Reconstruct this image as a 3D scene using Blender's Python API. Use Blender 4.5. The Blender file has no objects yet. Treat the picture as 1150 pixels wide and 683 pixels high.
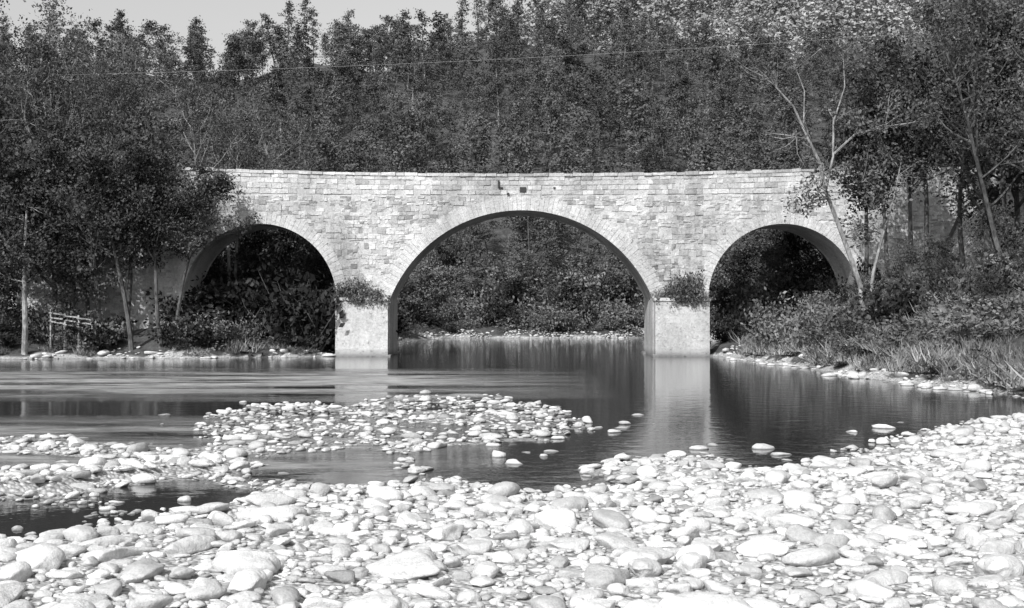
import bpy, bmesh, math, random
import numpy as np
from mathutils import Vector
R = np.random.RandomState(7)
random.seed(7)
scene = bpy.context.scene
scene.view_settings.view_transform = 'Standard'
scene.view_settings.look = 'None'
scene.view_settings.exposure = 0
COL = scene.collection

# ------------------------------------------------------------------ helpers
def link(o, parent=None):
    COL.objects.link(o)
    if parent is not None: o.parent = parent
    return o

def np_mesh(name, V, faces, mats, tone=None, smooth=False, midx=None):
    me = bpy.data.meshes.new(name)
    V = np.asarray(V, dtype=np.float32)
    me.vertices.add(len(V)); me.vertices.foreach_set('co', V.ravel())
    tot = np.concatenate([np.full(len(f), np.asarray(f).shape[1], dtype=np.int32) for f in faces])
    loops = np.concatenate([np.asarray(f, dtype=np.int32).ravel() for f in faces])
    start = np.concatenate([[0], np.cumsum(tot)[:-1]]).astype(np.int32)
    me.loops.add(len(loops)); me.loops.foreach_set('vertex_index', loops)
    me.polygons.add(len(tot)); me.polygons.foreach_set('loop_start', start)
    try: me.polygons.foreach_set('loop_total', tot)
    except Exception: pass
    me.polygons.foreach_set('use_smooth', np.full(len(tot), smooth, dtype=bool))
    if midx is not None: me.polygons.foreach_set('material_index', np.asarray(midx, dtype=np.int32))
    if tone is not None:
        a = me.attributes.new('tone', 'FLOAT', 'POINT')
        a.data.foreach_set('value', np.asarray(tone, dtype=np.float32))
    for m in mats: me.materials.append(m)
    me.update(calc_edges=True); me.validate()
    return me

class Acc:
    def __init__(s): s.V=[]; s.F=[]; s.T=[]; s.n=0
    def add(s, V, F, tone=0.5):
        V=np.asarray(V,float); s.V.append(V); s.F.append(np.asarray(F)+s.n)
        s.T.append(np.full(len(V), tone)); s.n+=len(V)
    def hexa(s, c8, tone=0.5):
        s.add(c8, [[0,3,2,1],[4,5,6,7],[0,1,5,4],[1,2,6,5],[2,3,7,6],[3,0,4,7]], tone)
    def box(s, x0,x1,y0,y1,z0,z1,tone=0.5,j=0.0):
        c=np.array([[x0,y0,z0],[x1,y0,z0],[x1,y1,z0],[x0,y1,z0],[x0,y0,z1],[x1,y0,z1],[x1,y1,z1],[x0,y1,z1]],float)
        if j: c[[0,1,4,5]] += R.uniform(-j,j,(4,3))
        s.hexa(c,tone)
    def mesh(s,name,mats,smooth=False,fn=None):
        V=np.concatenate(s.V)
        if fn is not None: V=fn(V)
        return np_mesh(name,V,[f for f in s.F],mats,np.concatenate(s.T),smooth)

# ------------------------------------------------------------------ materials
def newmat(name):
    m=bpy.data.materials.new(name); m.use_nodes=True
    nt=m.node_tree; b=nt.nodes['Principled BSDF']
    b.inputs['Specular IOR Level'].default_value=0.2
    return m,nt,b
def N(nt,t,**kw):
    n=nt.nodes.new(t)
    for k,v in kw.items():
        if k in n.inputs: n.inputs[k].default_value=v
        else: setattr(n,k,v)
    return n
def ramp(nt,src,a,b,ca,cb):
    r=N(nt,'ShaderNodeMapRange'); nt.links.new(src,r.inputs['Value'])
    r.inputs['From Min'].default_value=a; r.inputs['From Max'].default_value=b
    r.inputs['To Min'].default_value=ca; r.inputs['To Max'].default_value=cb
    return r.outputs[0]
def math_(nt,op,a,b):
    n=N(nt,'ShaderNodeMath',operation=op)
    for i,v in enumerate((a,b)):
        if hasattr(v,'links') : nt.links.new(v,n.inputs[i])
        else: n.inputs[i].default_value=v
    return n.outputs[0]
def bump(nt,src,strength,dist,b):
    n=N(nt,'ShaderNodeBump'); n.inputs['Strength'].default_value=strength; n.inputs['Distance'].default_value=dist
    nt.links.new(src,n.inputs['Height']); nt.links.new(n.outputs[0],b.inputs['Normal']); return n
def coords(nt,scale=(1,1,1)):
    g=N(nt,'ShaderNodeNewGeometry'); m=N(nt,'ShaderNodeMapping'); m.inputs['Scale'].default_value=scale
    nt.links.new(g.outputs['Position'],m.inputs['Vector']); return m.outputs[0]
def posz(nt):
    g=N(nt,'ShaderNodeNewGeometry'); s=N(nt,'ShaderNodeSeparateXYZ'); nt.links.new(g.outputs['Position'],s.inputs[0]); return s
def noise(nt,vec,scale,detail=3,rough=0.6):
    n=N(nt,'ShaderNodeTexNoise'); n.inputs['Scale'].default_value=scale; n.inputs['Detail'].default_value=detail
    n.inputs['Roughness'].default_value=rough; nt.links.new(vec,n.inputs['Vector']); return n.outputs['Fac']
def tone_attr(nt):
    a=N(nt,'ShaderNodeAttribute',attribute_name='tone'); return a.outputs['Fac']

def mat_stone_block(name,lo,hi,stain=1.0):
    m,nt,b=newmat(name); p=coords(nt)
    t=tone_attr(nt); base=ramp(nt,t,0,1,lo,hi)
    n1=noise(nt,p,6,4,0.75); f1=ramp(nt,n1,0.3,0.7,0.74,1.2)
    c=math_(nt,'MULTIPLY',base,f1)
    sp=noise(nt,coords(nt,(1,1,1.6)),3.1,6,0.8); c=math_(nt,'MULTIPLY',c,ramp(nt,sp,0.36,0.44,0.5,1.0))
    p2=coords(nt,(1,1,0.22)); n2=noise(nt,p2,0.5,5,0.65); f2=ramp(nt,n2,0.36,0.56,1-0.3*stain,1.05)
    c=math_(nt,'MULTIPLY',c,f2)
    n4=noise(nt,p,0.25,2,0.5); c=math_(nt,'MULTIPLY',c,ramp(nt,n4,0.36,0.58,1-0.15*stain,1.05))
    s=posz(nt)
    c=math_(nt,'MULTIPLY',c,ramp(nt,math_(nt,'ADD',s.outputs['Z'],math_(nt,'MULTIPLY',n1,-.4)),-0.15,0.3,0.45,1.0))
    nt.links.new(c,b.inputs['Base Color']); b.inputs['Roughness'].default_value=0.95; b.inputs['Specular IOR Level'].default_value=.05
    n3=noise(nt,p,11,3,0.75); bump(nt,n3,0.8,0.05,b); return m
M_rubble=mat_stone_block('bridge_rubble_stone',0.28,0.68)
M_ring=mat_stone_block('bridge_ring_stone',0.44,0.66,.7)
M_mortar=mat_stone_block('bridge_mortar',0.46,0.58)
M_pier=mat_stone_block('pier_ashlar',0.48,0.62,0.6)
M_deck,nt,b=newmat('road_dirt'); b.inputs['Base Color'].default_value=(.2,.2,.2,1); b.inputs['Roughness'].default_value=.95

def mat_leaf(name,lo,hi,trans=0.3):
    m,nt,b=newmat(name)
    t=tone_attr(nt); oi=N(nt,'ShaderNodeObjectInfo')
    base=ramp(nt,t,0,1,lo,hi); f=ramp(nt,oi.outputs['Random'],0,1,0.6,1.4)
    c=math_(nt,'MULTIPLY',base,f)
    nt.links.new(c,b.inputs['Base Color']); b.inputs['Roughness'].default_value=0.7; b.inputs['Specular IOR Level'].default_value=.08
    if trans:
        tr=N(nt,'ShaderNodeBsdfTranslucent'); nt.links.new(c,tr.inputs['Color'])
        mx=N(nt,'ShaderNodeMixShader'); mx.inputs[0].default_value=trans
        nt.links.new(b.outputs[0],mx.inputs[1]); nt.links.new(tr.outputs[0],mx.inputs[2])
        nt.links.new(mx.outputs[0],nt.nodes['Material Output'].inputs['Surface'])
    return m
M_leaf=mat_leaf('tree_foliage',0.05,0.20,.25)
M_leafdark=mat_leaf('shaded_foliage',0.02,0.12,0)  # darker copy of the tree foliage, shade put into the leaf colour
M_leafhill=mat_leaf('hillside_foliage',0.07,0.15,0)
M_leaffar=mat_leaf('hazed_far_foliage',0.26,0.38,0)  # distance haze painted in as a lighter grey leaf colour
M_bush=mat_leaf('bush_foliage',0.06,0.22,0)
M_bushdark=mat_leaf('shaded_bush_foliage',0.012,0.05,0)  # shade darkened into the leaf colour, mainly for growth behind the arches
M_grass=mat_leaf('grass_blades',0.12,0.34,0)
def mat_bark(name,lo,hi):
    m,nt,b=newmat(name); p=coords(nt,(1,1,0.35)); n=noise(nt,p,9,3,0.7); n2=noise(nt,coords(nt),1.5,2,0.6)
    c=math_(nt,'MULTIPLY',ramp(nt,n,0.3,0.7,lo,hi),ramp(nt,n2,.38,.58,.55,1.1))
    nt.links.new(c,b.inputs['Base Color']); b.inputs['Roughness'].default_value=.9
    return m
M_bark=mat_bark('bark',0.05,0.16); M_pale=mat_bark('pale_bark',0.14,0.42)
M_wood=mat_bark('weathered_wood',0.22,0.5)

m,nt,b=newmat('river_stone'); M_stone=m
p=coords(nt); t=tone_attr(nt)
c=ramp(nt,t,0,1,0.30,0.74)
c=math_(nt,'MULTIPLY',c,ramp(nt,noise(nt,p,5,4,0.7),0.3,0.7,0.78,1.12))
c=math_(nt,'MULTIPLY',c,ramp(nt,noise(nt,p,50,2,0.6),0.3,0.7,0.84,1.08))
s=posz(nt)
c=math_(nt,'MULTIPLY',c,ramp(nt,s.outputs['Z'],0.005,0.035,0.32,1.0))
nt.links.new(c,b.inputs['Base Color']); b.inputs['Roughness'].default_value=.95; b.inputs['Specular IOR Level'].default_value=.05
bump(nt,noise(nt,p,14,4,0.7),0.8,0.035,b)

m,nt,b=newmat('ground_soil_and_gravel'); M_ground=m
p=coords(nt); t=tone_attr(nt)
soil=ramp(nt,noise(nt,p,0.9,6,0.75),0.35,0.65,0.03,0.12)
v=N(nt,'ShaderNodeTexVoronoi'); v.inputs['Scale'].default_value=14; nt.links.new(p,v.inputs['Vector'])
sc=N(nt,'ShaderNodeSeparateColor'); nt.links.new(v.outputs['Color'],sc.inputs[0])
grav=ramp(nt,sc.outputs[0],0,1,0.34,0.68)
grav=math_(nt,'MULTIPLY',grav,ramp(nt,v.outputs['Distance'],0.2,0.7,1.0,0.55))
mx=N(nt,'ShaderNodeMix'); mx.data_type='FLOAT'
nt.links.new(ramp(nt,t,0.3,0.7,0,1),mx.inputs[0]); nt.links.new(soil,mx.inputs[2]); nt.links.new(grav,mx.inputs[3])
s=posz(nt)
c=math_(nt,'MULTIPLY',mx.outputs[0],ramp(nt,s.outputs['Z'],-0.02,0.04,0.4,1.0))
nt.links.new(c,b.inputs['Base Color']); b.inputs['Roughness'].default_value=.95
inv=math_(nt,'SUBTRACT',1.0,v.outputs['Distance']); bump(nt,inv,0.8,0.05,b)

m,nt,b=newmat('river_water'); M_water=m
b.inputs['Specular IOR Level'].default_value=.5
b.inputs['IOR'].default_value=1.33
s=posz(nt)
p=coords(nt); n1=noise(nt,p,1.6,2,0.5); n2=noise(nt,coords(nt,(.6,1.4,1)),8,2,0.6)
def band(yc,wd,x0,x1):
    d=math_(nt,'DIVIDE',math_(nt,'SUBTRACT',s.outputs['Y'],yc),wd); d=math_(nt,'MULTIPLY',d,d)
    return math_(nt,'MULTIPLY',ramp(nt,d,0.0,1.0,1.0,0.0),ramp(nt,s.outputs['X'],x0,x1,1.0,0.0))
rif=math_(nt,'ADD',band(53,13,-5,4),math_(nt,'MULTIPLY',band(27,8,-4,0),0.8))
foam_sheen=noise(nt,coords(nt,(0.5,1.6,1)),1.3,5,0.7)
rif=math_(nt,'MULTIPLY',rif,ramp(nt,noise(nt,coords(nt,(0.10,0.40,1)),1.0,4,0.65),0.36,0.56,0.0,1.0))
# broken, aerated water over the shallow bar, with reflected sky painted into its colour
nt.links.new(math_(nt,'ADD',.035,math_(nt,'MULTIPLY',rif,ramp(nt,foam_sheen,.38,.62,.10,.5))),b.inputs['Base Color'])
rr_=math_(nt,'ADD',0.03,math_(nt,'MULTIPLY',rif,0.42)); nt.links.new(rr_,b.inputs['Roughness'])
h=math_(nt,'ADD',math_(nt,'MULTIPLY',n1,0.30),math_(nt,'MULTIPLY',n2,math_(nt,'ADD',0.07,math_(nt,'MULTIPLY',rif,4.5))))
bump(nt,h,0.6,0.05,b)

# ------------------------------------------------------------------ terrain height
CAMH=2.8; F=1388.0
def W(px,py):
    d=CAMH*F/(py-355.0); return ((px-575.0)*d/F, d)
WATER=[(-300,-80),(-300,20),(-120,52),(-60,72),(-33.5,80),(-27,81.5),(-21,81.5),(-17,83),(-12.8,85),(-11.5,92),(-11,100),(-11.5,130),
 (-9,158),(0,156),(10,158),(20,156),(35,160),(80,175),(200,190),(200,165),(80,150),(35,138),(24,128),(18,111),(15.3,97),(13.5,88),
 (14.8,83),(15.2,72),(15.9,67),(16.1,53.2),(17.9,43.2),(22,32),(30,15),(34,-80)]
gp=[(-150,487),(0,490),(60,492),(120,500),(200,505),(245,500),(228,482),(250,463),(330,452),(400,456),(450,446),(520,441),(570,448),(620,460),
 (655,474),(630,491),(560,498),(490,500),(458,512),(485,534),(540,545),(600,552),(640,556),(672,542),(668,522),(720,512),(780,511),(825,526),(880,522),
 (950,512),(1000,498),(1060,480),(1150,465),(1300,452)]
GRAV=[W(*q) for q in gp]+[(40,20),(40,-60),(-40,-60),(-40,10)]
POOLS=[[W(*q) for q in [(-60,568),(30,562),(110,572),(125,592),(60,612),(-60,612)]],
       [W(*q) for q in [(110,552),(200,538),(290,552),(230,580),(130,576)]],
       [W(*q) for q in [(280,512),(380,505),(470,512),(470,540),(380,552),(290,540)]],
       [W(*q) for q in [(-40,508),(60,512),(130,522),(60,532),(-40,530)]]]
def sdp(x,y,P):
    x=np.asarray(x,float); y=np.asarray(y,float)
    d=np.full(x.shape,1e9); ins=np.zeros(x.shape,bool); n=len(P)
    for i in range(n):
        ax,ay=P[i]; bx,by=P[(i+1)%n]; ex,ey=bx-ax,by-ay
        t=np.clip(((x-ax)*ex+(y-ay)*ey)/(ex*ex+ey*ey+1e-12),0,1)
        d=np.minimum(d,np.hypot(x-ax-t*ex,y-ay-t*ey))
        c=((ay>y)!=(by>y))
        xi=ax+(y-ay)*ex/(ey if ey!=0 else 1e-12)
        ins^=(c&(x<xi))
    return np.where(ins,d,-d)
def sm(a,b,x): 
    t=np.clip((x-a)/(b-a),0,1); return t*t*(3-2*t)
def wob(x,y,s,ph=0):
    return (np.sin(x*s+1.3+ph)*np.cos(y*s*1.13+ph*2)+0.6*np.sin(x*s*2.1+y*s*1.7+ph)+0.4*np.cos(x*s*3.7-y*s*3.1+ph*3)+0.25*np.sin(x*s*7.1+y*s*6.3))/2.25
CR=np.array([(-400,65),(0,38),(300,33),(400,20),(480,8),(560,2),(650,12),(730,26),(850,46),(1000,54),(1150,52),(1600,10)],float)
crx=(CR[:,0]-575)*305/F; crz=(355-CR[:,1])/F*305+2.8-11
FX=np.array([-900,-120,-10,40,120,260,900],float); FZ=np.array([60,95,135,175,185,195,200],float)
def height(x,y):
    x=np.asarray(x,float); y=np.asarray(y,float)
    s=-sdp(x+wob(x,y,0.5)*0.6,y+wob(x,y,0.45,2)*0.8,WATER)
    g=sdp(x+wob(x,y,1.1)*0.4,y+wob(x,y,0.9,1)*0.7,GRAV)
    for P in POOLS:
        pp=sdp(x+wob(x,y,1.3)*0.3,y+wob(x,y,1.6,2)*.3,P); g=np.minimum(g,np.where(pp>-0.6,-pp*0.9-0.05,g))
    bed=-np.minimum(np.abs(s)*0.25,1.3)
    far_=sm(19,28,y)*sm(10,5,x)
    gz=np.where(g>0,np.minimum(g*0.07,0.20-0.205*far_),g*0.12)+wob(x,y,1.6)*(0.04+.015*far_)*np.exp(-np.abs(g)/8)+wob(x,y,.6,1)*.03*(g>0)
    gz=np.where(g<-0.3,np.maximum(gz,-1.3),gz)
    zin=np.maximum(bed,gz)
    right=(x>0)&(y<150)
    cap=np.where(right,11.0,np.where(y>150,6.0,3.2)); k=np.where(right,0.5,np.where(y>150,0.35,0.45))
    land=cap*(1-np.exp(-np.maximum(s,0)*k/cap))+wob(x,y,0.35)*0.3*sm(0.5,4,s)+wob(x,y,1.1)*.12*sm(.3,2,s)
    land+=0.28*np.maximum(0,-x-48)*sm(60,110,y)*(y<400)+0.3*np.maximum(0,x-48)*(y<400)*sm(200,160,y)
    land+=3.2*sm(-15,-25,x)*sm(94,114,y)*sm(200,150,y)
    e=11.65-np.maximum(0,np.abs(y-89.25)-3.2)*0.85
    ef=np.maximum(sm(-37,-45,x),sm(26,33,x))*sm(.5,5,s)
    land=np.where(s>0,np.maximum(land,e*ef),land)
    H=np.interp(x,crx,crz); Fz=np.interp(x,FX,FZ)
    t=sm(150,330,y)*0.25+0.75*np.clip((y-162)/(305-162),0,1)
    hill=H*t+wob(x,y,0.05)*5*sm(170,230,y)+wob(x,y,.021,2)*4*sm(170,230,y)
    far=np.clip((y-305)/(620-305),0,1)
    hill=np.where(y>305,H*(1-far)+Fz*far-14*np.sin(far*math.pi)+wob(x,y,0.05)*5+wob(x,y,.021,2)*4,hill)
    hill=np.where(y>620,Fz-(y-620)*0.03,hill)
    land=land*(1-sm(165,190,y))+np.where(y>165,hill,0)
    z=np.where(s>0,land,zin)
    return z,s,g
def H1(x,y): return float(height(np.array([x]),np.array([y]))[0][0])

def axis(parts):
    return np.unique(np.concatenate([np.arange(a,b,s) for a,b,s in parts]))
xs=axis([(-1500,-300,60),(-300,-80,6),(-80,-30,1.5),(-30,30,0.4),(30,80,1.5),(80,300,6),(300,1501,60)])
ys=axis([(-200,-10,10),(-10,45,0.35),(45,100,0.7),(100,200,2),(200,340,4),(340,700,12),(700,1600,60)])
X,Y=np.meshgrid(xs,ys); xr,yr=X.ravel(),Y.ravel(); Z,S_,G_=height(xr,yr)
tone=np.where((S_<=0)|(S_<0.6+wob(xr,yr,0.7)*0.9),1.0,0.0)
tone=np.where((xr>25)&(xr<36)&(yr>77)&(yr<86)&(S_>0),.8,tone)
nx,ny=len(xs),len(ys)
I=np.arange(nx*ny).reshape(ny,nx)
Fq=np.stack([I[:-1,:-1],I[:-1,1:],I[1:,1:],I[1:,:-1]],-1).reshape(-1,4)
link(bpy.data.objects.new('ground',np_mesh('ground',np.stack([xr,yr,Z],1),[Fq],[M_ground],tone,True)))
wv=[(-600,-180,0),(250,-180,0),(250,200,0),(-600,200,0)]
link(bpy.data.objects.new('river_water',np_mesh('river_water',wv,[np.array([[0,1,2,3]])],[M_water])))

# ------------------------------------------------------------------ river stones
def ico(sub):
    bm=bmesh.new(); bmesh.ops.create_icosphere(bm,subdivisions=sub,radius=1); 
    V=np.array([v.co[:] for v in bm.verts]); Fc=np.array([[v.index for v in f.verts] for f in bm.faces]); bm.free(); return V,Fc
ICO={k:ico(k) for k in (2,3,4)}
VAR={}; NV=30
for k in ICO:
    V0,F0=ICO[k]; L=[]
    rr=np.random.RandomState(3)
    for i in range(NV):
        V=V0.copy()
        for j in range(9):
            n=rr.normal(size=3); n/=np.linalg.norm(n); c=rr.uniform(0.45,0.88)
            dd=V@n; over=np.maximum(dd-c,0); V=V-np.outer(over*0.85,n)
        f=1
        for j in range(4):
            kk=rr.normal(size=3)*1.6; f=f+0.09*np.sin(V@kk+rr.uniform(0,6))
        for j in range(4):
            kk=rr.normal(size=3)*4.5; f=f+0.024*np.sin(V@kk+rr.uniform(0,6))
        L.append(V*f[:,None])
    VAR[k]=L
stones=[]
grid={}
def tryp(x,y,r,ov):
    cx,cy=int(math.floor(x/0.9)),int(math.floor(y/0.9))
    for i in (-1,0,1):
        for j in (-1,0,1):
            for (a,b_,c) in grid.get((cx+i,cy+j),()):
                if (a-x)**2+(b_-y)**2<(ov*(r+c))**2: return False
    grid.setdefault((cx,cy),[]).append((x,y,r)); stones.append((x,y,r)); return True
def scatter(n,rlo,rhi,ylo,yhi,cond,ov=0.8):
    y=ylo+(yhi-ylo)*R.rand(n)**1.25; half=y*0.47+3.5
    x=R.uniform(-1,1,n)*half; z,s,g=height(x,y); ok=cond(x,y,z,s,g)
    r=rlo+(rhi-rlo)*R.rand(n)**1.9
    for a,b_,c,o in zip(x,y,r,ok):
        if o: tryp(a,b_,c,ov)
def gr(x,y,z,s,g):
    patch=wob(x,y,0.8,5)
    isl=(y>26)&(x<6)
    keep=np.where(isl,sm(-.6,.6,patch)*.85+.2,sm(-0.07,0.04,z+.03*patch))
    return (g>-0.3)&(s<0)&(R.rand(len(x))<keep)
scatter(90,0.25,0.33,8,20,gr,1.0)
scatter(130,0.24,0.32,20,42,gr,1.1)
scatter(1300,0.15,0.25,7,42,gr,0.92)
scatter(8500,0.09,0.155,6,44,gr,0.85)
scatter(24000,0.05,0.092,6,40,gr,0.8)
scatter(18000,0.028,0.052,6,21,gr,0.8)
scatter(3000,0.08,0.26,15,50,lambda x,y,z,s,g:(g>-2.2)&(g<=-0.2)&(s<-1)&(R.rand(len(x))<0.13),1.2)
def shore(n,rlo,rhi,ylo,yhi,x0,x1,a=-0.5,b_=0.9,gate=-.1):
    x=R.uniform(x0,x1,n); y=R.uniform(ylo,yhi,n); z,s,g=height(x,y); r=rlo+(rhi-rlo)*R.rand(n)**2.2
    q=wob(x,y,.55,4)
    for p in np.nonzero((s>a)&(s<b_+q*1.2)&(q>gate))[0]: tryp(x[p],y[p],r[p],0.9)
shore(5000,0.08,0.36,38,86,13,22,-.9,1.4,-.35)
shore(6000,0.1,0.45,70,88,-50,-11.5,-.6,.9,-.1)
shore(3000,0.12,0.45,95,135,-16,-8,-.4,.6,.1)
shore(9000,0.10,0.35,148,163,-14,44,-1.2,2.8,-.4)
st=np.array(stones); zz,_,_=height(st[:,0],st[:,1])
VV=[];FF=[];TT=[];n0=0
for (x,y,r),z in zip(st,zz):
    d=math.hypot(x,y)
    k=4 if (d<15 and r>0.2) else (3 if (d<24 and r>0.09) else 2)
    V=VAR[k][random.randrange(NV)]
    V=V*np.array([r*random.uniform(1.0,1.6),r*random.uniform(.8,1.05),r*random.uniform(.36,.68)])
    a=random.gauss(0,.2); ca,sa=math.cos(a),math.sin(a)
    V=V@np.array([[1,0,0],[0,ca,sa],[0,-sa,ca]])
    a=random.uniform(0,6.28); ca,sa=math.cos(a),math.sin(a)
    V=V@np.array([[ca,sa,0],[-sa,ca,0],[0,0,1]])
    zc=max(z,-0.05 if y<60 else -.12)+r*random.uniform(.08,.30)
    tn=random.gauss(.68,.17)
    if r<.2 and random.random()<.07: tn=random.uniform(0,.3)
    VV.append(V+np.array([x,y,zc])); FF.append(ICO[k][1]+n0); TT.append(np.full(len(V),np.clip(tn,0,1))); n0+=len(V)
me=np_mesh('river_stones',np.concatenate(VV),[np.concatenate(FF)],[M_stone],np.concatenate(TT),True)
link(bpy.data.objects.new('river_stones',me))
print('stones',len(st),'verts',n0)

# ------------------------------------------------------------------ bridge
YF,YB=86.75,91.75
SPR=4.05
ARCH=[(-17.7,5.4,5.25,0.8),(0.66,9.22,6.2,1.0),(19.05,5.3,5.25,0.8)]
A=[]
for cx,a,r,dep in ARCH:
    Rr=(a*a+r*r)/(2*r); A.append((cx,a,Rr,SPR+r-Rr,dep))
XL,XR=-44.0,34.0; DZ=11.75; PT=12.6
def sag(V):
    V=V.copy(); V[:,2]+=0.36*(np.minimum(np.abs(V[:,0]),24)/21)**2*sm(10.3,12.6,V[:,2]); V[:,2]=np.minimum(V[:,2],14); return V
def sagw(V):
    V=V.copy(); x,z=V[:,0].copy(),V[:,2].copy()
    V[:,2]+=(.05*np.sin(x*.6+z*1.1)+.03*np.sin(x*1.9-z*1.3))*sm(11.2,10.6,z)*sm(0,.6,z)
    V[:,0]+=(.05*np.sin(z*1.3+x*.7))*sm(11.2,10.6,z)
    return sag(V)
bridge=bpy.data.objects.new('stone_arch_bridge',None); link(bridge)
w=Acc()
edges=[XL]
for cx,a,*_ in A: edges+= [cx-a,cx+a]
edges.append(XR)
for i in range(len(edges)-1):
    x0,x1=edges[i],edges[i+1]; op=(i%2==1)
    if op:
        cx,a,Rr,cz,dep=A[i//2]
        th=math.asin(a/Rr) if cz<=SPR else math.pi-math.asin(a/Rr)
        px=[cx+Rr*math.sin(t) for t in np.linspace(-th,th,61)]; bz=[cz+Rr*math.cos(t) for t in np.linspace(-th,th,61)]
    else:
        px=list(np.linspace(x0,x1,12)); bz=[-1.5]*12
    for j in range(len(px)-1):
        a0,a1,b0,b1=px[j],px[j+1],bz[j],bz[j+1]
        w.hexa([[a0,YF,b0],[a1,YF,b1],[a1,YB,b1],[a0,YB,b0],[a0,YF,DZ],[a1,YF,DZ],[a1,YB,DZ],[a0,YB,DZ]],0.5)
link(bpy.data.objects.new('masonry_core',w.mesh('masonry_core',[M_mortar],fn=sag)),bridge)
w=Acc()
for y0,y1 in ((YF+0.0,YF+0.42),(YB-0.42,YB)):
    for x0 in np.arange(XL,XR,1.5):
        w.box(x0,min(x0+1.5,XR),y0,y1,DZ-0.01,PT-0.02,0.5)
link(bpy.data.objects.new('parapet_core',w.mesh('parapet_core',[M_mortar],fn=sag)),bridge)
w=Acc(); w.box(XL,XR,YF+0.42,YB-0.42,DZ+0.004,DZ+0.05)
link(bpy.data.objects.new('roadway',w.mesh('roadway',[M_deck])),bridge)
def blocked(x0,x1,z0,z1):
    for cx,a,Rr,cz,dep in A:
        for x in (x0,x1):
            for z in (z0,z1):
                if z>=SPR-0.3 and math.hypot(x-cx,z-cz)<Rr+dep*0.6: return True
                if z<SPR and abs(x-cx)<a+0.02: return True
        if x0<cx<x1 and z0<cz+Rr+dep*0.6: return True
    return False
w=Acc(); z=0.0
def fstone(x0,x1,z0,z1):
    if x1-x0<.08 or z1-z0<.07: return
    if random.random()<.14: return           # joint smeared over with mortar
    tn=np.clip(random.gauss(.6,.19),0,1)
    if random.random()<0.06: tn=random.uniform(0,.15)
    g_=random.uniform(.004,.018)
    w.box(x0+g_,x1-g_,YF-random.uniform(.008,.055),YF+.1,z0+g_,z1-g_,tn,0.03)
while z<11.2:
    hgt=min(random.uniform(0.24,0.48),11.3-z)
    if hgt<0.1: break
    x=XL+random.uniform(0,0.5)
    while x<XR:
        wd=random.uniform(0.22,0.66)
        if not blocked(x-.05,x+wd+.05,z-.05,z+hgt+.05):
            q=random.random()
            if hgt>.28 and q<.45:
                k=random.uniform(.35,.65); zm=z+hgt*k
                if random.random()<.6 and wd>.4:
                    xm=x+wd*random.uniform(.35,.65); fstone(x,xm,z,zm); fstone(xm,x+wd,z,zm); fstone(x,x+wd,zm,z+hgt)
                else: 
                    fstone(x,x+wd,z,zm); fstone(x,x+wd,zm,z+hgt)
            else: fstone(x,x+wd,z,z+hgt)
        x+=wd
    z+=hgt
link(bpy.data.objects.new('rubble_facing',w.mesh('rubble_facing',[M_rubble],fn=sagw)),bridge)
w=Acc(); zc=11.31
for hgt in (0.33,0.34,0.34,0.29):
    x=XL-random.uniform(0,.6)
    while x<XR:
        wd=random.uniform(0.35,.95)
        if random.random()>.05:
            w.box(x+.012,x+wd-.012,YF-random.uniform(.02,.07),YF+.05,zc+.012+random.uniform(0,.015),zc+hgt-.012,np.clip(random.gauss(.6,.17),0,1),.018)
        x+=wd
    zc+=hgt
x=XL
while x<XR:
    wd=random.uniform(.6,1.2); dz=random.uniform(-.03,.05)
    for y0 in (YF-.1,YB-.5): w.box(x+.01,x+wd-.01,y0+random.uniform(-.03,.02),y0+.62,PT+.0,PT+.2+dz,np.clip(random.gauss(.55,.2),0,1),.02)
    x+=wd
link(bpy.data.objects.new('parapet_stones',w.mesh('parapet_stones',[M_rubble],fn=sag)),bridge)
w=Acc()
for cx,a,Rr,cz,dep in A:
    th=math.asin(min(1,a/Rr)); 
    if cz>SPR: th=math.pi-th
    n=int(2*th*Rr/0.30); 
    for yy0,yy1 in ((YF-.05,YF+.35),(YB-.35,YB+.06)):
        for i in range(n):
            t0=-th+2*th*(i+random.uniform(0,.05))/n+.004/Rr; t1=-th+2*th*(i+1)/n-.004/Rr
            ri=Rr-.02; ro=Rr+dep*random.uniform(.84,1.1); e=random.uniform(-.012,.012)
            P=lambda r_,t,y:[cx+r_*math.sin(t),y,cz+r_*math.cos(t)]
            if random.random()<.4:
                rm=ri+(ro-ri)*random.uniform(.35,.65)
                parts=[(ri,rm-.006),(rm+.006,ro)]
            else: parts=[(ri,ro)]
            for r0_,r1_ in parts:
                w.hexa([P(r0_,t0,yy0+e),P(r0_,t1,yy0+e),P(r0_,t1,yy1),P(r0_,t0,yy1),P(r1_,t0,yy0+e),P(r1_,t1,yy0+e),P(r1_,t1,yy1),P(r1_,t0,yy1)],np.clip(random.gauss(.6,.14),0,1))
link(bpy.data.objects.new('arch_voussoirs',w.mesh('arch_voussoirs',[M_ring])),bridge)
w=Acc()
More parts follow.
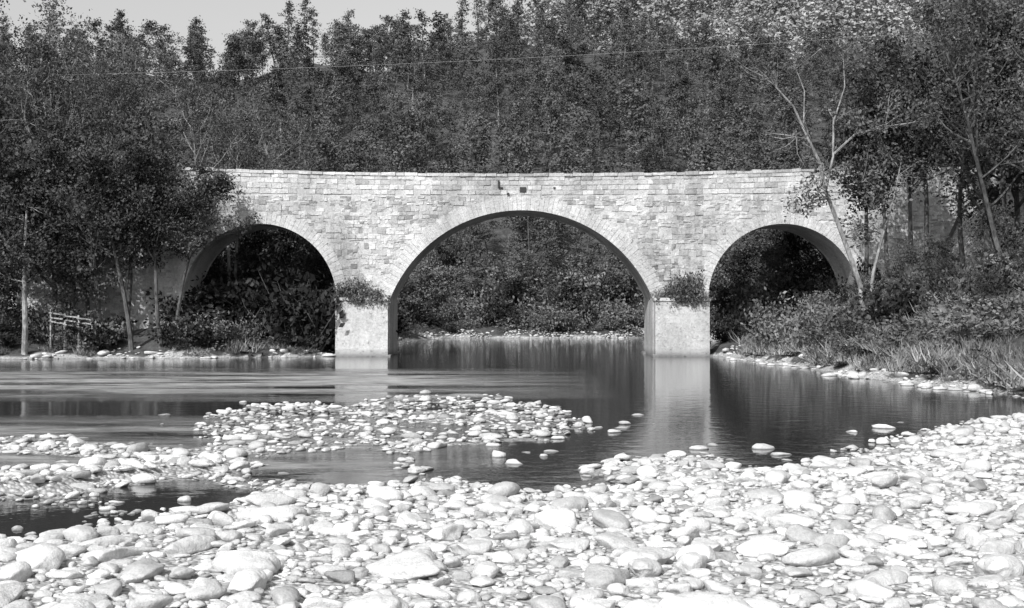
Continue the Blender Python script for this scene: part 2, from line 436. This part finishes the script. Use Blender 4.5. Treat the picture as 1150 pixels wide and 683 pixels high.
for px0,px1 in ((-12.25,-8.6),(9.93,13.7)):
    for yn,yw in ((YF-1.15,YF+.02),(YB-.02,YB+1.15)):
        w.box(px0+.03,px1-.03,min(yn,yw)+.03,max(yn,yw)-.03,-1.5,SPR-.25,.3)
        zc=-1.4
        while zc<SPR-.3:
            hg=min(.62,SPR-.2-zc); nb=random.choice((3,4)); cuts=np.sort(np.concatenate([[px0,px1],px0+(px1-px0)*(np.arange(1,nb)/nb+R.uniform(-.06,.06,nb-1))]))
            for c0,c1 in zip(cuts[:-1],cuts[1:]):
                w.box(c0+.004,c1-.004,yn,yw,zc+.004,zc+hg-.004,np.clip(random.gauss(.5,.1),0,1),.008)
            zc+=hg
        w.box(px0-.06,px1+.06,min(yn,yw)-.07,max(yn,yw)-.01,SPR-.19,SPR+.02,.6,.02)
        w.box(px0-.2,px1+.2,min(yn,yw)-.22,max(yn,yw)-.01,-1.5,.13,.4,.03)
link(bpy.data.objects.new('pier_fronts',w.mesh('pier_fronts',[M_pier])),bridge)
M_iron,nt,b=newmat('dark_iron'); b.inputs['Base Color'].default_value=(.05,.05,.05,1); b.inputs['Roughness'].default_value=.7
w=Acc(); w.box(.55,1.0,YF-.11,YF,11.5,11.85); w.box(-.9,-.65,YF-.12,YF,11.75,11.85); w.box(-1.0,-.9,YF-.2,YF,11.82,12.3); w.box(-.35,-.2,YF-.12,YF,11.3,11.45); w.box(2.9,3.05,YF-.12,YF,11.75,11.85)
link(bpy.data.objects.new('plaque_and_spouts',w.mesh('plaque_and_spouts',[M_iron])),bridge)

# ------------------------------------------------------------------ vegetation generators
def tube(acc,pts,rad,n=6):
    pts=np.asarray(pts,float); m=len(pts); V=[];
    for i in range(m):
        t=pts[min(i+1,m-1)]-pts[max(i-1,0)]; t=t/(np.linalg.norm(t)+1e-9)
        u=np.cross(t,[0.3,0.9,0.1]); u/=np.linalg.norm(u)+1e-9; v=np.cross(t,u)
        for k in range(n):
            a=2*math.pi*k/n; V.append(pts[i]+rad[i]*(math.cos(a)*u+math.sin(a)*v))
    Fc=[[i*n+k,i*n+(k+1)%n,(i+1)*n+(k+1)%n,(i+1)*n+k] for i in range(m-1) for k in range(n)]
    acc.add(V,Fc,.5)
def path(rng,p0,d,L,n,wander,up=0.0):
    p=np.array(p0,float); d=np.array(d,float); d/=np.linalg.norm(d); out=[p.copy()]
    for i in range(n):
        d=d+rng.normal(size=3)*wander+np.array([0,0,up]); d/=np.linalg.norm(d)
        p=p+d*L/n; out.append(p.copy())
    return np.array(out)
def leaf_quads(rng,C,size,T):
    n=len(C); u=rng.normal(size=(n,3)); u/=np.linalg.norm(u,axis=1)[:,None]
    v=rng.normal(size=(n,3)); v-= (v*u).sum(1)[:,None]*u; v/=np.linalg.norm(v,axis=1)[:,None]
    s=(size*rng.uniform(.55,1.4,n))[:,None]
    V=np.stack([C+u*s,C+v*s*.55,C-u*s,C-v*s*.55],1).reshape(-1,3)
    return V,np.arange(4*n).reshape(n,4),np.repeat(T,4)
def finish(name,acc,C,T,size,rng,mats):
    V,Fl,Tl=leaf_quads(rng,C,size,T)
    Vb=np.concatenate(acc.V) if acc.V else np.zeros((0,3)); nb=len(Vb)
    fb=[f for f in acc.F]; nfb=sum(len(f) for f in fb)
    return np_mesh(name,np.concatenate([Vb,V]),fb+[Fl+nb],mats,np.concatenate([np.full(nb,.5),np.clip(Tl,0,1)]),False,
                   np.concatenate([np.zeros(nfb),np.ones(len(Fl))]))
def clusters(rng,P,per,sig):
    n=len(P); ct=rng.uniform(.1,.85,n)
    C=np.repeat(P,per,0)+rng.normal(size=(n*per,3))*np.array([sig,sig,sig*.6])
    T=np.repeat(ct,per)+rng.normal(size=n*per)*.12
    return C,T
def broadleaf(name,seed,h,rad,cs,nl,per,sig,size,mats,trunk_r=.22,up=.12,sub=5,stems=1,keepf=.85):
    rng=np.random.RandomState(seed); acc=Acc(); P=[]
    for st_ in range(stems):
        d0=[rng.normal()*.08+(st_-(stems-1)/2)*.18,rng.normal()*.08,1]
        tp=path(rng,[(st_-(stems-1)/2)*.3,0,-.4],d0,h*rng.uniform(.88,1)+.4,10,.05)
        tube(acc,tp,np.linspace(trunk_r,trunk_r*.12,11),7)
        for i in range(nl):
            f=cs+(1-cs)*((i+rng.rand())/nl)*.98; k=f*10; i0=int(min(k,9)); b0=tp[i0]+(tp[i0+1]-tp[i0])*(k-i0)
            az=i*2.4+rng.rand()*.9; el=rng.uniform(.1,.9)+.5*(f-cs)
            g=(f-cs)/(1-cs); prof=math.sin(math.pi*min(1,.22+.74*g))**.7
            L=rad*prof*rng.uniform(.5,1.3)
            d=[math.cos(az)*math.cos(el),math.sin(az)*math.cos(el),math.sin(el)]
            lp=path(rng,b0,d,L,6,.13,up); r0=trunk_r*(1-f)*.55+.03
            tube(acc,lp,np.linspace(r0,.012,7),5)
            for j in range(sub):
                q=lp[rng.randint(2,7)]; dd=np.array(d)*.6+rng.normal(size=3)*.7; dd[2]+=.15
                sp=path(rng,q,dd,L*rng.uniform(.25,.55),3,.2,.05); tube(acc,sp,np.linspace(.025,.008,4),3)
                P+=[sp[1],sp[2],sp[3]]
            P+=[lp[-1],lp[-2]]
    P=np.array(P); keep=rng.rand(len(P))<keepf; P=P[keep]
    C,T=clusters(rng,P,per,sig); 
    return finish(name,acc,C,T,size,rng,mats)
def conifer(name,seed,h,rad,size,per,mats,cs=.18):
    rng=np.random.RandomState(seed); acc=Acc(); tp=path(rng,[0,0,-.3],[rng.normal()*.04,rng.normal()*.04,1],h+.3,8,.03)
    tube(acc,tp,np.linspace(.16,.02,9),5); P=[]
    nb=int(h*2.8)
    for i in range(nb):
        f=cs+(1-cs)*((i+rng.rand())/nb); k=f*8; i0=min(int(k),7); b0=tp[i0]+(tp[i0+1]-tp[i0])*(k-i0)
        az=rng.rand()*6.28; L=rad*(1.06-f)**.6*rng.uniform(.3,1.35)
        lp=path(rng,b0,[math.cos(az),math.sin(az),rng.uniform(-.1,.45)],L,3,.15,.06)
        if i%2==0: tube(acc,lp,np.linspace(.04,.01,4),3)
        for q in (.35,.65,1.0): 
            k=q*3; i0=min(int(k),2); P.append(lp[i0]+(lp[i0+1]-lp[i0])*(k-i0)+rng.normal(size=3)*.15)
    C,T=clusters(rng,np.array(P),per,.3); return finish(name,acc,C,T,size,rng,mats)
def bushmesh(name,seed,rad,h,nst,per,size,mats,sig=.16):
    rng=np.random.RandomState(seed); acc=Acc(); P=[]
    for i in range(nst):
        az=rng.rand()*6.28; t=rng.rand()**.6; d=[math.cos(az)*t*rad/h*1.1,math.sin(az)*t*rad/h*1.1,1]
        lp=path(rng,[math.cos(az)*t*rad*.35,math.sin(az)*t*rad*.35,-.1],d,h*rng.uniform(.4,1.2),5,.18)
        tube(acc,lp,np.linspace(.02,.006,6),3); P+=[lp[2],lp[3],lp[4],lp[5]]
        P+=[lp[4]+rng.normal(size=3)*.25]
    C,T=clusters(rng,np.array(P),per,sig); return finish(name,acc,C,T,size,rng,mats)
def grassmesh(name,seed,n,rad,h):
    rng=np.random.RandomState(seed); a=rng.rand(n)*6.28; r=rad*np.sqrt(rng.rand(n)); B=np.stack([np.cos(a)*r,np.sin(a)*r,np.full(n,-.05)],1)
    L=h*rng.uniform(.3,1.2,n); lean=rng.normal(size=(n,3))*.55; lean[:,2]=1
    wv=rng.normal(size=(n,3)); wv[:,2]=0; wv/=np.linalg.norm(wv,axis=1)[:,None]; wv*=.02
    mid=B+lean*(L*.55)[:,None]; tip=B+lean*L[:,None]+rng.normal(size=(n,3))*.12
    V=np.stack([B-wv,B+wv,mid+wv*.8,tip,mid-wv*.8],1).reshape(-1,3)
    return np_mesh(name,V,[np.arange(5*n).reshape(n,5)],[M_grass],np.repeat(rng.rand(n),5))

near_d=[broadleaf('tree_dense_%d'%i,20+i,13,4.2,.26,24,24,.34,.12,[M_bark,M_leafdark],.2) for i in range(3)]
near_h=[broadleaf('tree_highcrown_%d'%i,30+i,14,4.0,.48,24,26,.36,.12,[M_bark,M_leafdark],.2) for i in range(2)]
near_m=[broadleaf('tree_mid_%d'%i,40+i,15,4.0,.3,22,18,.36,.115,[M_bark,M_leaf],.2) for i in range(3)]
near_a=[broadleaf('tree_airy_%d'%i,60+i,21,4.6,.40,18,12,.42,.115,[M_pale,M_leaf],.2,.2,5,2 if i else 1) for i in range(3)]
near_ab=[broadleaf('tree_airybrown_%d'%i,64+i,20,4.6,.40,18,13,.42,.115,[M_bark,M_leaf],.2,.2,5,2 if i else 1) for i in range(2)]
near_s=[broadleaf('tree_small_%d'%i,70+i,7,2.6,.12,16,16,.32,.11,[M_bark,M_leaf],.1) for i in range(2)]
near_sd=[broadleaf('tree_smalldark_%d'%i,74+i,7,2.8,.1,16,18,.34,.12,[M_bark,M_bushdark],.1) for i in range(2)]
hill_b=[broadleaf('hill_tree_%d'%i,80+i,9.5+i,2.6+.25*i,.2,12,10,.4,.19,[M_bark,M_leafhill],.13,.12,4) for i in range(5)]
hill_c=[conifer('hill_pine_%d'%i,90+i,11+i,2.7,.19,9,[M_pale if i==2 else M_bark,M_leafhill],.15+.08*i) for i in range(5)]
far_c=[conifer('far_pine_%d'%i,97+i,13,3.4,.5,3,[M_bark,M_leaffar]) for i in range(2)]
bushes=[bushmesh('bush_mesh_%d'%i,110+i,1.1,1.2+.15*i,18,12,.075,[M_bark,M_bush]) for i in range(5)]
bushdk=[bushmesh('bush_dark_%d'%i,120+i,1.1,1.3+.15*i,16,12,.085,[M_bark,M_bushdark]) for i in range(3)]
grass=[grassmesh('grass_mesh_%d'%i,130+i,320,.8,.42) for i in range(3)]

def put(name,me,x,y,s=1.0,z=None,rz=None,parent=None,sz=None,tilt=0):
    o=bpy.data.objects.new(name,me)
    o.location=(x,y,H1(x,y) if z is None else z); o.rotation_euler=(tilt*random.uniform(-1,1),tilt*random.uniform(-1,1),random.uniform(0,6.28) if rz is None else rz)
    o.scale=(s,s,sz or s); return link(o,parent)

# left bank trees
for x,y,h in [(-27.8,83.6,13.5),(-31.2,84.5,14),(-40.5,84,16),(-45,82,17),(-50,86,18),(-36.5,84,13),(-34.2,82.6,12),(-19,100,10),(-16,104,10),(-22.5,106,12),(-56,82,17)]:
    put('leafy_tree',random.choice(near_d),x,y,h/13)
for i,x,y,s_,r_ in [(0,-23.6,83.2,.86,1.0),(1,-25.4,82.6,.92,0),(1,-22.9,84.2,.8,2.2),(0,-26.6,84.8,1.0,4)]:
    put('overhanging_tree',near_h[i],x,y,s_,rz=r_)
for x,y,h in [(-39,88,18),(-17,109,12),(-45,104,18),(-42,81.5,12),(-29.5,86,13)]:
    put('bank_tree',random.choice(near_m),x,y,h/15)
for x,y,h in [(-30,94,19),(-24.5,96,18),(-36,92,22),(-20,108,17),(-42,94,22),(-47,97,23),(-33,99,22),(-53,92,23),(-38,84,20),(-31,85.6,20),(-27,95,19),(-22,97,16)]:
    put('tall_slender_tree',random.choice(near_a+near_ab),x,y,h/21*1.04)
for x,y,h in [(-29.5,82.7,6.5),(-34.5,82.5,6)]:
    put('understory_tree',random.choice(near_s),x,y,h/7)
for x,y,h in [(-14,97,6.5),(-18,100,7),(-15.5,95.5,5.5),(-21,101,7),(-12.8,104,6),(-16.5,107,8),(-19.8,96.5,5),(-23.6,99.5,5)]:
    put('understory_tree',random.choice(near_sd),x,y,h/7)
# right bank trees
for x,y,h in [(27.5,71,14),(31,76,15),(31.5,66,15),(35,72,16),(36,82,15),(28.5,96,12),(33,98,13),(40,90,15),(21.5,99,9),(24.5,104,11)]:
    put('leafy_tree',random.choice(near_d),x,y,h/13)
for x,y,s_ in [(22.0,77.5,.98),(24.9,74.5,1.05),(23.2,75.5,.9),(29.5,73,1.1)]:
    put('overhanging_tree',random.choice(near_h),x,y,s_)
for x,y,h in [(28,65.5,14),(33,87,15),(29.8,60.5,14),(41,78,17)]:
    put('bank_tree',random.choice(near_m),x,y,h/15)
for x,y,h in [(27.2,74.5,19),(30.5,70,19),(36,94,20),(26.6,66,17)]:
    put('tall_slender_tree',random.choice(near_ab),x,y,h/21)
put('tall_slender_tree',near_a[1],25.5,79,.8)
for x,y,h in [(26,66,4),(20.4,95,5.5)]:
    put('understory_tree',random.choice(near_s),x,y,h/7)
for x,y,h in [(19,101,6.5),(17.2,99,4),(22,96,6),(24.5,95,7)]:
    put('understory_tree',random.choice(near_sd),x,y,h/7)

# leaning pale tree on the right bank (hand laid limbs)
rng=np.random.RandomState(5); acc=Acc(); zb=H1(20.6,72)
def seg(pts,r0,r1,n=7): 
    pts=np.array(pts,float); tube(acc,pts,np.linspace(r0,r1,len(pts)),n)
seg([[20.6,72,zb-.5],[20.3,72,4.6],[19.6,72,6.6],[18.8,71.8,8.6],[18.2,71.7,10.1],[17.9,71.6,11.6],[17.1,71.5,13.2],[16.3,71.4,14.9],[15.1,71.3,16.2],[14.2,71.2,16.8]],.17,.03)
seg([[18.2,71.7,10.1],[18.6,71.5,12],[18.6,71.4,14],[19.2,71.2,16],[19.1,71.1,17.8]],.09,.02,6)
seg([[18.65,71.5,12.2],[19.8,71.2,13.3],[21.5,71,13.7],[23,70.8,13.9]],.07,.025,5)
seg([[17.6,71.6,12.4],[16.2,71.8,13.3],[14.8,72,13.5]],.05,.018,5)
seg([[16.9,71.5,14],[16.9,71.3,15.8],[16.2,71.2,17.6]],.05,.018,5)
seg([[20.6,72,zb-.4],[21.1,72.1,5.4],[21.7,72.2,7.6],[22.3,72.2,9.6],[22.8,72.2,12]],.12,.03,6)
P=[]
for b0,dd in [((19.2,71.1,17),(.3,0,1)),((18.7,71.4,14),(.6,0,.5)),((21.5,71,13.8),(.4,0,.7)),((23,70.8,13.9),(1,0,.3)),((22.6,72.2,11),(1,0,.4)),((22.6,72.2,11.5),(-.4,0,1)),((21.6,72.2,7.6),(-1,0,.3)),((18.4,71.7,9.8),(-1,-.2,.1)),((18.5,71.7,9.6),(-1,.2,0)),((18.0,71.7,11),(1,0,.4)),((15.3,71.3,16),(-.3,0,1)),((14.8,71.2,16.5),(-1,0,.2)),((16.3,71.3,17),(.2,0,1)),((19.4,72,7.4),(.9,0,.5)),((20,71.2,13.2),(.1,-.4,1)),((16.5,71.5,13.2),(-.6,0,-.3)),((17.3,71.5,13),(-.5,0,1)),((20.4,72,10.6),(.5,0,.5)),((21,72,9),(.6,0,.5))]:
    for k in range(4):
        lp=path(rng,b0,np.array(dd)+rng.normal(size=3)*.4,rng.uniform(1.0,2.6),4,.22); tube(acc,lp,np.linspace(.03,.009,5),4)
        if b0[0]>18 or k==0: P+=[lp[2],lp[3],lp[4]]
C,T=clusters(rng,np.array(P),20,.36)
link(bpy.data.objects.new('leaning_pale_tree',finish('leaning_pale_tree',acc,C,T,.11,rng,[M_pale,M_leaf])))

# birch at far left
acc=Acc(); rng=np.random.RandomState(9); bx,by=-31.9,80.9; zb=H1(bx,by)
tp=path(rng,[bx,by,zb-.3],[.03,0,1],10,10,.03); tube(acc,tp,np.linspace(.22,.06,11),8); P=[]
for i in range(30):
    b0=tp[rng.randint(5,11)]; lp=path(rng,b0,[rng.normal(),rng.normal(),.3],2.4,4,.2); tube(acc,lp,np.linspace(.03,.008,5),4); P+=[lp[1],lp[2],lp[3],lp[4]]
C,T=clusters(rng,np.array(P),30,.4)
link(bpy.data.objects.new('birch_tree',finish('birch_tree',acc,C,T,.12,rng,[M_pale,M_leafdark])))

# undergrowth
und=bpy.data.objects.new('bank_undergrowth',None); link(und)
def scatter_b(n,x0,x1,y0,y1,slo,shi,smin,smax,meshes,nm,gate=-2,excl=(85.4,93)):
    x=R.uniform(x0,x1,n); y=R.uniform(y0,y1,n); z,s,g=height(x,y); q=wob(x,y,.5,7)
    for a,b_,c,d,qq in zip(x,y,z,s,q):
        if slo<d<shi and qq>gate and not(excl[0]<b_<excl[1] and -46<a<36 and not(-22.5<a<-13) and not(15.5<a<23.5)):
            if -29<a<-22 and 96<b_<111: continue
            if 24.5<a<34 and 76<b_<87: continue
            if -27.2<a<-22.8 and 80<b_<87: continue
            k=smin+(smax-smin)*R.rand()**1.8; o=bpy.data.objects.new(nm,meshes[R.randint(len(meshes))]); o.location=(a,b_,c-.05); o.rotation_euler=(R.normal()*.1,R.normal()*.1,R.rand()*6.28)
            o.scale=(k*R.uniform(.8,1.4),k*R.uniform(.8,1.4),k*R.uniform(.7,1.4)); link(o,und)
scatter_b(400,14,36,40,85,1.4,16,.45,1.6,bushes,'shrub',-.2)
scatter_b(90,17,36,50,85,4,16,.6,1.7,bushdk,'shrub')
scatter_b(1300,14,34,36,85,.7,14,.6,1.5,grass,'grass_tuft',-.7)
scatter_b(40,17,34,45,76,4,16,.3,.5,near_s,'sapling')
scatter_b(330,-60,-12,74,86,1.2,12,.7,1.7,bushes,'shrub')
scatter_b(140,-60,-12,74,86,1.6,12,.8,2.0,bushdk,'shrub')
scatter_b(350,-60,-12,74,86,.6,6,.6,1.2,grass,'grass_tuft')
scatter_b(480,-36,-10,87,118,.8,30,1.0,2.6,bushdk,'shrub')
scatter_b(90,-34,-10,118,150,1.0,30,1.0,2.4,bushes,'shrub')
scatter_b(210,14,50,87,150,1.0,25,1.0,2.4,bushdk,'shrub')
scatter_b(90,14,50,88,150,1.0,25,1.0,2.4,bushes,'shrub')
scatter_b(480,-45,60,157,178,2.4,25,1.2,2.6,bushes,'shrub')
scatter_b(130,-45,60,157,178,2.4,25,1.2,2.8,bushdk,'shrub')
for x,w_,zs in ((-11.5,.9,1.3),(-10.7,1.0,1.5),(-9.9,.95,1.2),(-9.3,.7,1.0)): 
    put('pier_shrub',bushes[0],x,YF-.6,w_,SPR-.1,sz=w_*zs)
for x,w_,zs in ((10.9,.8,1.1),(11.5,1.0,1.6),(12.2,1.1,1.6),(12.9,.8,1.1)):
    put('pier_shrub',bushes[1],x,YF-.6,w_,SPR-.1,sz=w_*zs)
for nm,cx in (('hanging_vine',-10.2),('hanging_vine',12.1)):
    rng=np.random.RandomState(int(abs(cx)*10)); acc=Acc(); P=[]
    for i in range(34):
        x0=cx+rng.normal()*.8; lp=path(rng,[x0,YF-1.22,SPR+.1],[rng.normal()*.3,-.15,-1],rng.uniform(.2,.7),3,.15); tube(acc,lp,np.linspace(.012,.005,4),3); P+=list(lp)
    C,T=clusters(rng,np.array(P),10,.12); link(bpy.data.objects.new(nm,finish(nm,acc,C,T,.07,rng,[M_bark,M_bush])))

# hillside forest
forest=bpy.data.objects.new('hillside_forest',None); link(forest)
pts=[]
yy=164.0
while yy<322:
    sp=5.4+(yy-164)*.010; half=yy*.45+14
    for xx in np.arange(-half,half,sp): pts.append((xx+R.uniform(-.7,.7)*sp,yy+R.uniform(-.7,.7)*sp))
    yy+=sp*.95
pts=np.array(pts); z,s,g=height(pts[:,0],pts[:,1]); c=0
cl=wob(pts[:,0],pts[:,1],.045,3)
for (x,y),zz_,s_,cc in zip(pts,z,s,cl):
    if s_<2.5: continue
    me=random.choice(hill_c) if random.random()<(.5+.45*cc) else random.choice(hill_b)
    k=random.uniform(.55,1.25)*(.75 if y<176 else 1)
    o=bpy.data.objects.new('forest_tree',me); o.location=(x,y,zz_-.2); o.rotation_euler=(R.normal()*.04,R.normal()*.04,random.uniform(0,6.28)); o.scale=(k*random.uniform(.95,1.5),k*random.uniform(.95,1.5),k); link(o,forest); c+=1
for i in range(170):
    side=random.random()<.5
    x=random.uniform(-70,-15) if side else random.uniform(28,85); y=random.uniform(115,160)
    zz_,s_,_=height(np.array([x]),np.array([y]))
    if s_[0]>3: 
        o=bpy.data.objects.new('forest_tree',random.choice(hill_b)); o.location=(x,y,zz_[0]-.2); o.rotation_euler=(0,0,random.uniform(0,6.28)); k=random.uniform(.6,1.05); o.scale=(k,k,k); link(o,forest)
farf=bpy.data.objects.new('far_ridge_forest',None); link(farf)
yy=370
while yy<640:
    for xx in np.arange(-25,yy*.46+20,8.5):
        x=xx+R.uniform(-5,5); y=yy+R.uniform(-5,5)
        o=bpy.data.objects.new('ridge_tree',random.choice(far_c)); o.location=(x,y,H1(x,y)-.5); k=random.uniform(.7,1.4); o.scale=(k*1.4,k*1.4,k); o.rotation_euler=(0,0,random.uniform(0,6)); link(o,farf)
    yy+=11
print('forest',c)

# ------------------------------------------------------------------ fence, shed, wire
w=Acc()
fp=[(-30.6,82.0),(-29.7,82.1),(-28.8,82.1),(-27.9,82.2)]
fz=[2.15,1.95,1.8,1.6]
for (x,y),z_ in zip(fp,fz): w.box(x-.055,x+.055,y-.055,y+.055,H1(x,y)-.4,z_+1.05,.5,.015)
for i in range(3):
    (x0,y0),(x1,y1)=fp[i],fp[i+1]
    for hh in (.3,.6,.9):
        za,zb_=fz[i]+hh+random.uniform(-.04,.04),fz[i+1]+hh+random.uniform(-.04,.04)
        w.hexa([[x0-.1,y0-.11,za-.045],[x1+.1,y1-.11,zb_-.045],[x1+.1,y1-.075,zb_-.045],[x0-.1,y0-.075,za-.045],[x0-.1,y0-.11,za+.045],[x1+.1,y1-.11,zb_+.045],[x1+.1,y1-.075,zb_+.045],[x0-.1,y0-.075,za+.045]])
link(bpy.data.objects.new('rail_fence',w.mesh('rail_fence',[M_wood])))
shed=bpy.data.objects.new('wooden_shed',None); link(shed)
M_white,nt,b=newmat('whitewashed_boards'); b.inputs['Base Color'].default_value=(.7,.7,.7,1); b.inputs['Roughness'].default_value=.8
M_roof,nt,b=newmat('shingle_roof'); b.inputs['Base Color'].default_value=(.2,.2,.2,1)
M_wire,nt,b=newmat('telegraph_wire'); b.inputs['Base Color'].default_value=(.4,.4,.4,1); b.inputs['Roughness'].default_value=.7
sx,sy=-27.0,112.5; sz=H1(sx,sy)
w=Acc()
for i in range(16): w.box(sx-2+i*.25+.004,sx-2+i*.25+.246,sy-1.5,sy+1.5,sz-.5,sz+2.38,.5)
w.hexa([[sx-2,sy-1.5,sz+2.39],[sx+2,sy-1.5,sz+2.39],[sx+2,sy+1.5,sz+2.39],[sx-2,sy+1.5,sz+2.39],[sx-2,sy-.05,sz+3.5],[sx+2,sy-.05,sz+3.5],[sx+2,sy+.05,sz+3.5],[sx-2,sy+.05,sz+3.5]])
link(bpy.data.objects.new('walls',w.mesh('walls',[M_white])),shed)
w=Acc()
for sgn in (-1,1):
    y0,y1=sy+sgn*1.9,sy
    w.hexa([[sx-2.3,y0,sz+2.16],[sx+2.3,y0,sz+2.16],[sx+2.3,y1,sz+3.56],[sx-2.3,y1,sz+3.56],[sx-2.3,y0,sz+2.24],[sx+2.3,y0,sz+2.24],[sx+2.3,y1,sz+3.66],[sx-2.3,y1,sz+3.66]])
link(bpy.data.objects.new('roof',w.mesh('roof',[M_roof])),shed)
w=Acc(); w.box(sx+.4,sx+1.2,sy-1.53,sy-1.49,sz+1.1,sz+1.9); link(bpy.data.objects.new('window',w.mesh('window',[M_iron])),shed)
t=np.linspace(0,1,40); acc=Acc()
pw=np.stack([-38+72*t,np.full(40,88.0)-3*t,19.9+2.9*t-2.4*t*(1-t)],1); tube(acc,pw,np.full(40,.007),5)
link(bpy.data.objects.new('overhead_wire',acc.mesh('overhead_wire',[M_wire])))

# ------------------------------------------------------------------ light, sky, camera
EL,AZ=40.0,27.0
e,a=math.radians(EL),math.radians(AZ)
sun=bpy.data.lights.new('sun','SUN'); sun.energy=4.2; sun.angle=math.radians(.6); sun.color=(1,1,1)
so=bpy.data.objects.new('sun',sun); link(so)
so.rotation_euler=Vector((math.sin(a)*math.cos(e),math.cos(a)*math.cos(e),-math.sin(e))).to_track_quat('-Z','Y').to_euler()
wd=bpy.data.worlds.new('World'); scene.world=wd; wd.use_nodes=True; nt=wd.node_tree
bg=nt.nodes['Background']; sk=nt.nodes.new('ShaderNodeTexSky'); sk.sky_type='NISHITA'; sk.sun_disc=False
sk.sun_elevation=e; sk.sun_rotation=math.radians(180+AZ); sk.dust_density=3.0
# old photographic plates respond mainly to blue light
bw=nt.nodes.new('ShaderNodeSeparateColor'); nt.links.new(sk.outputs[0],bw.inputs[0]); nt.links.new(bw.outputs['Blue'],bg.inputs['Color']); bg.inputs['Strength'].default_value=.15
cam=bpy.data.cameras.new('camera'); co=bpy.data.objects.new('camera',cam); link(co); scene.camera=co
cam.sensor_width=36; cam.lens=36*F/1150; cam.clip_end=3000; cam.clip_start=.1
co.location=(0,0,CAMH); co.rotation_euler=(math.radians(90)+math.atan(13.5/F),0,0)
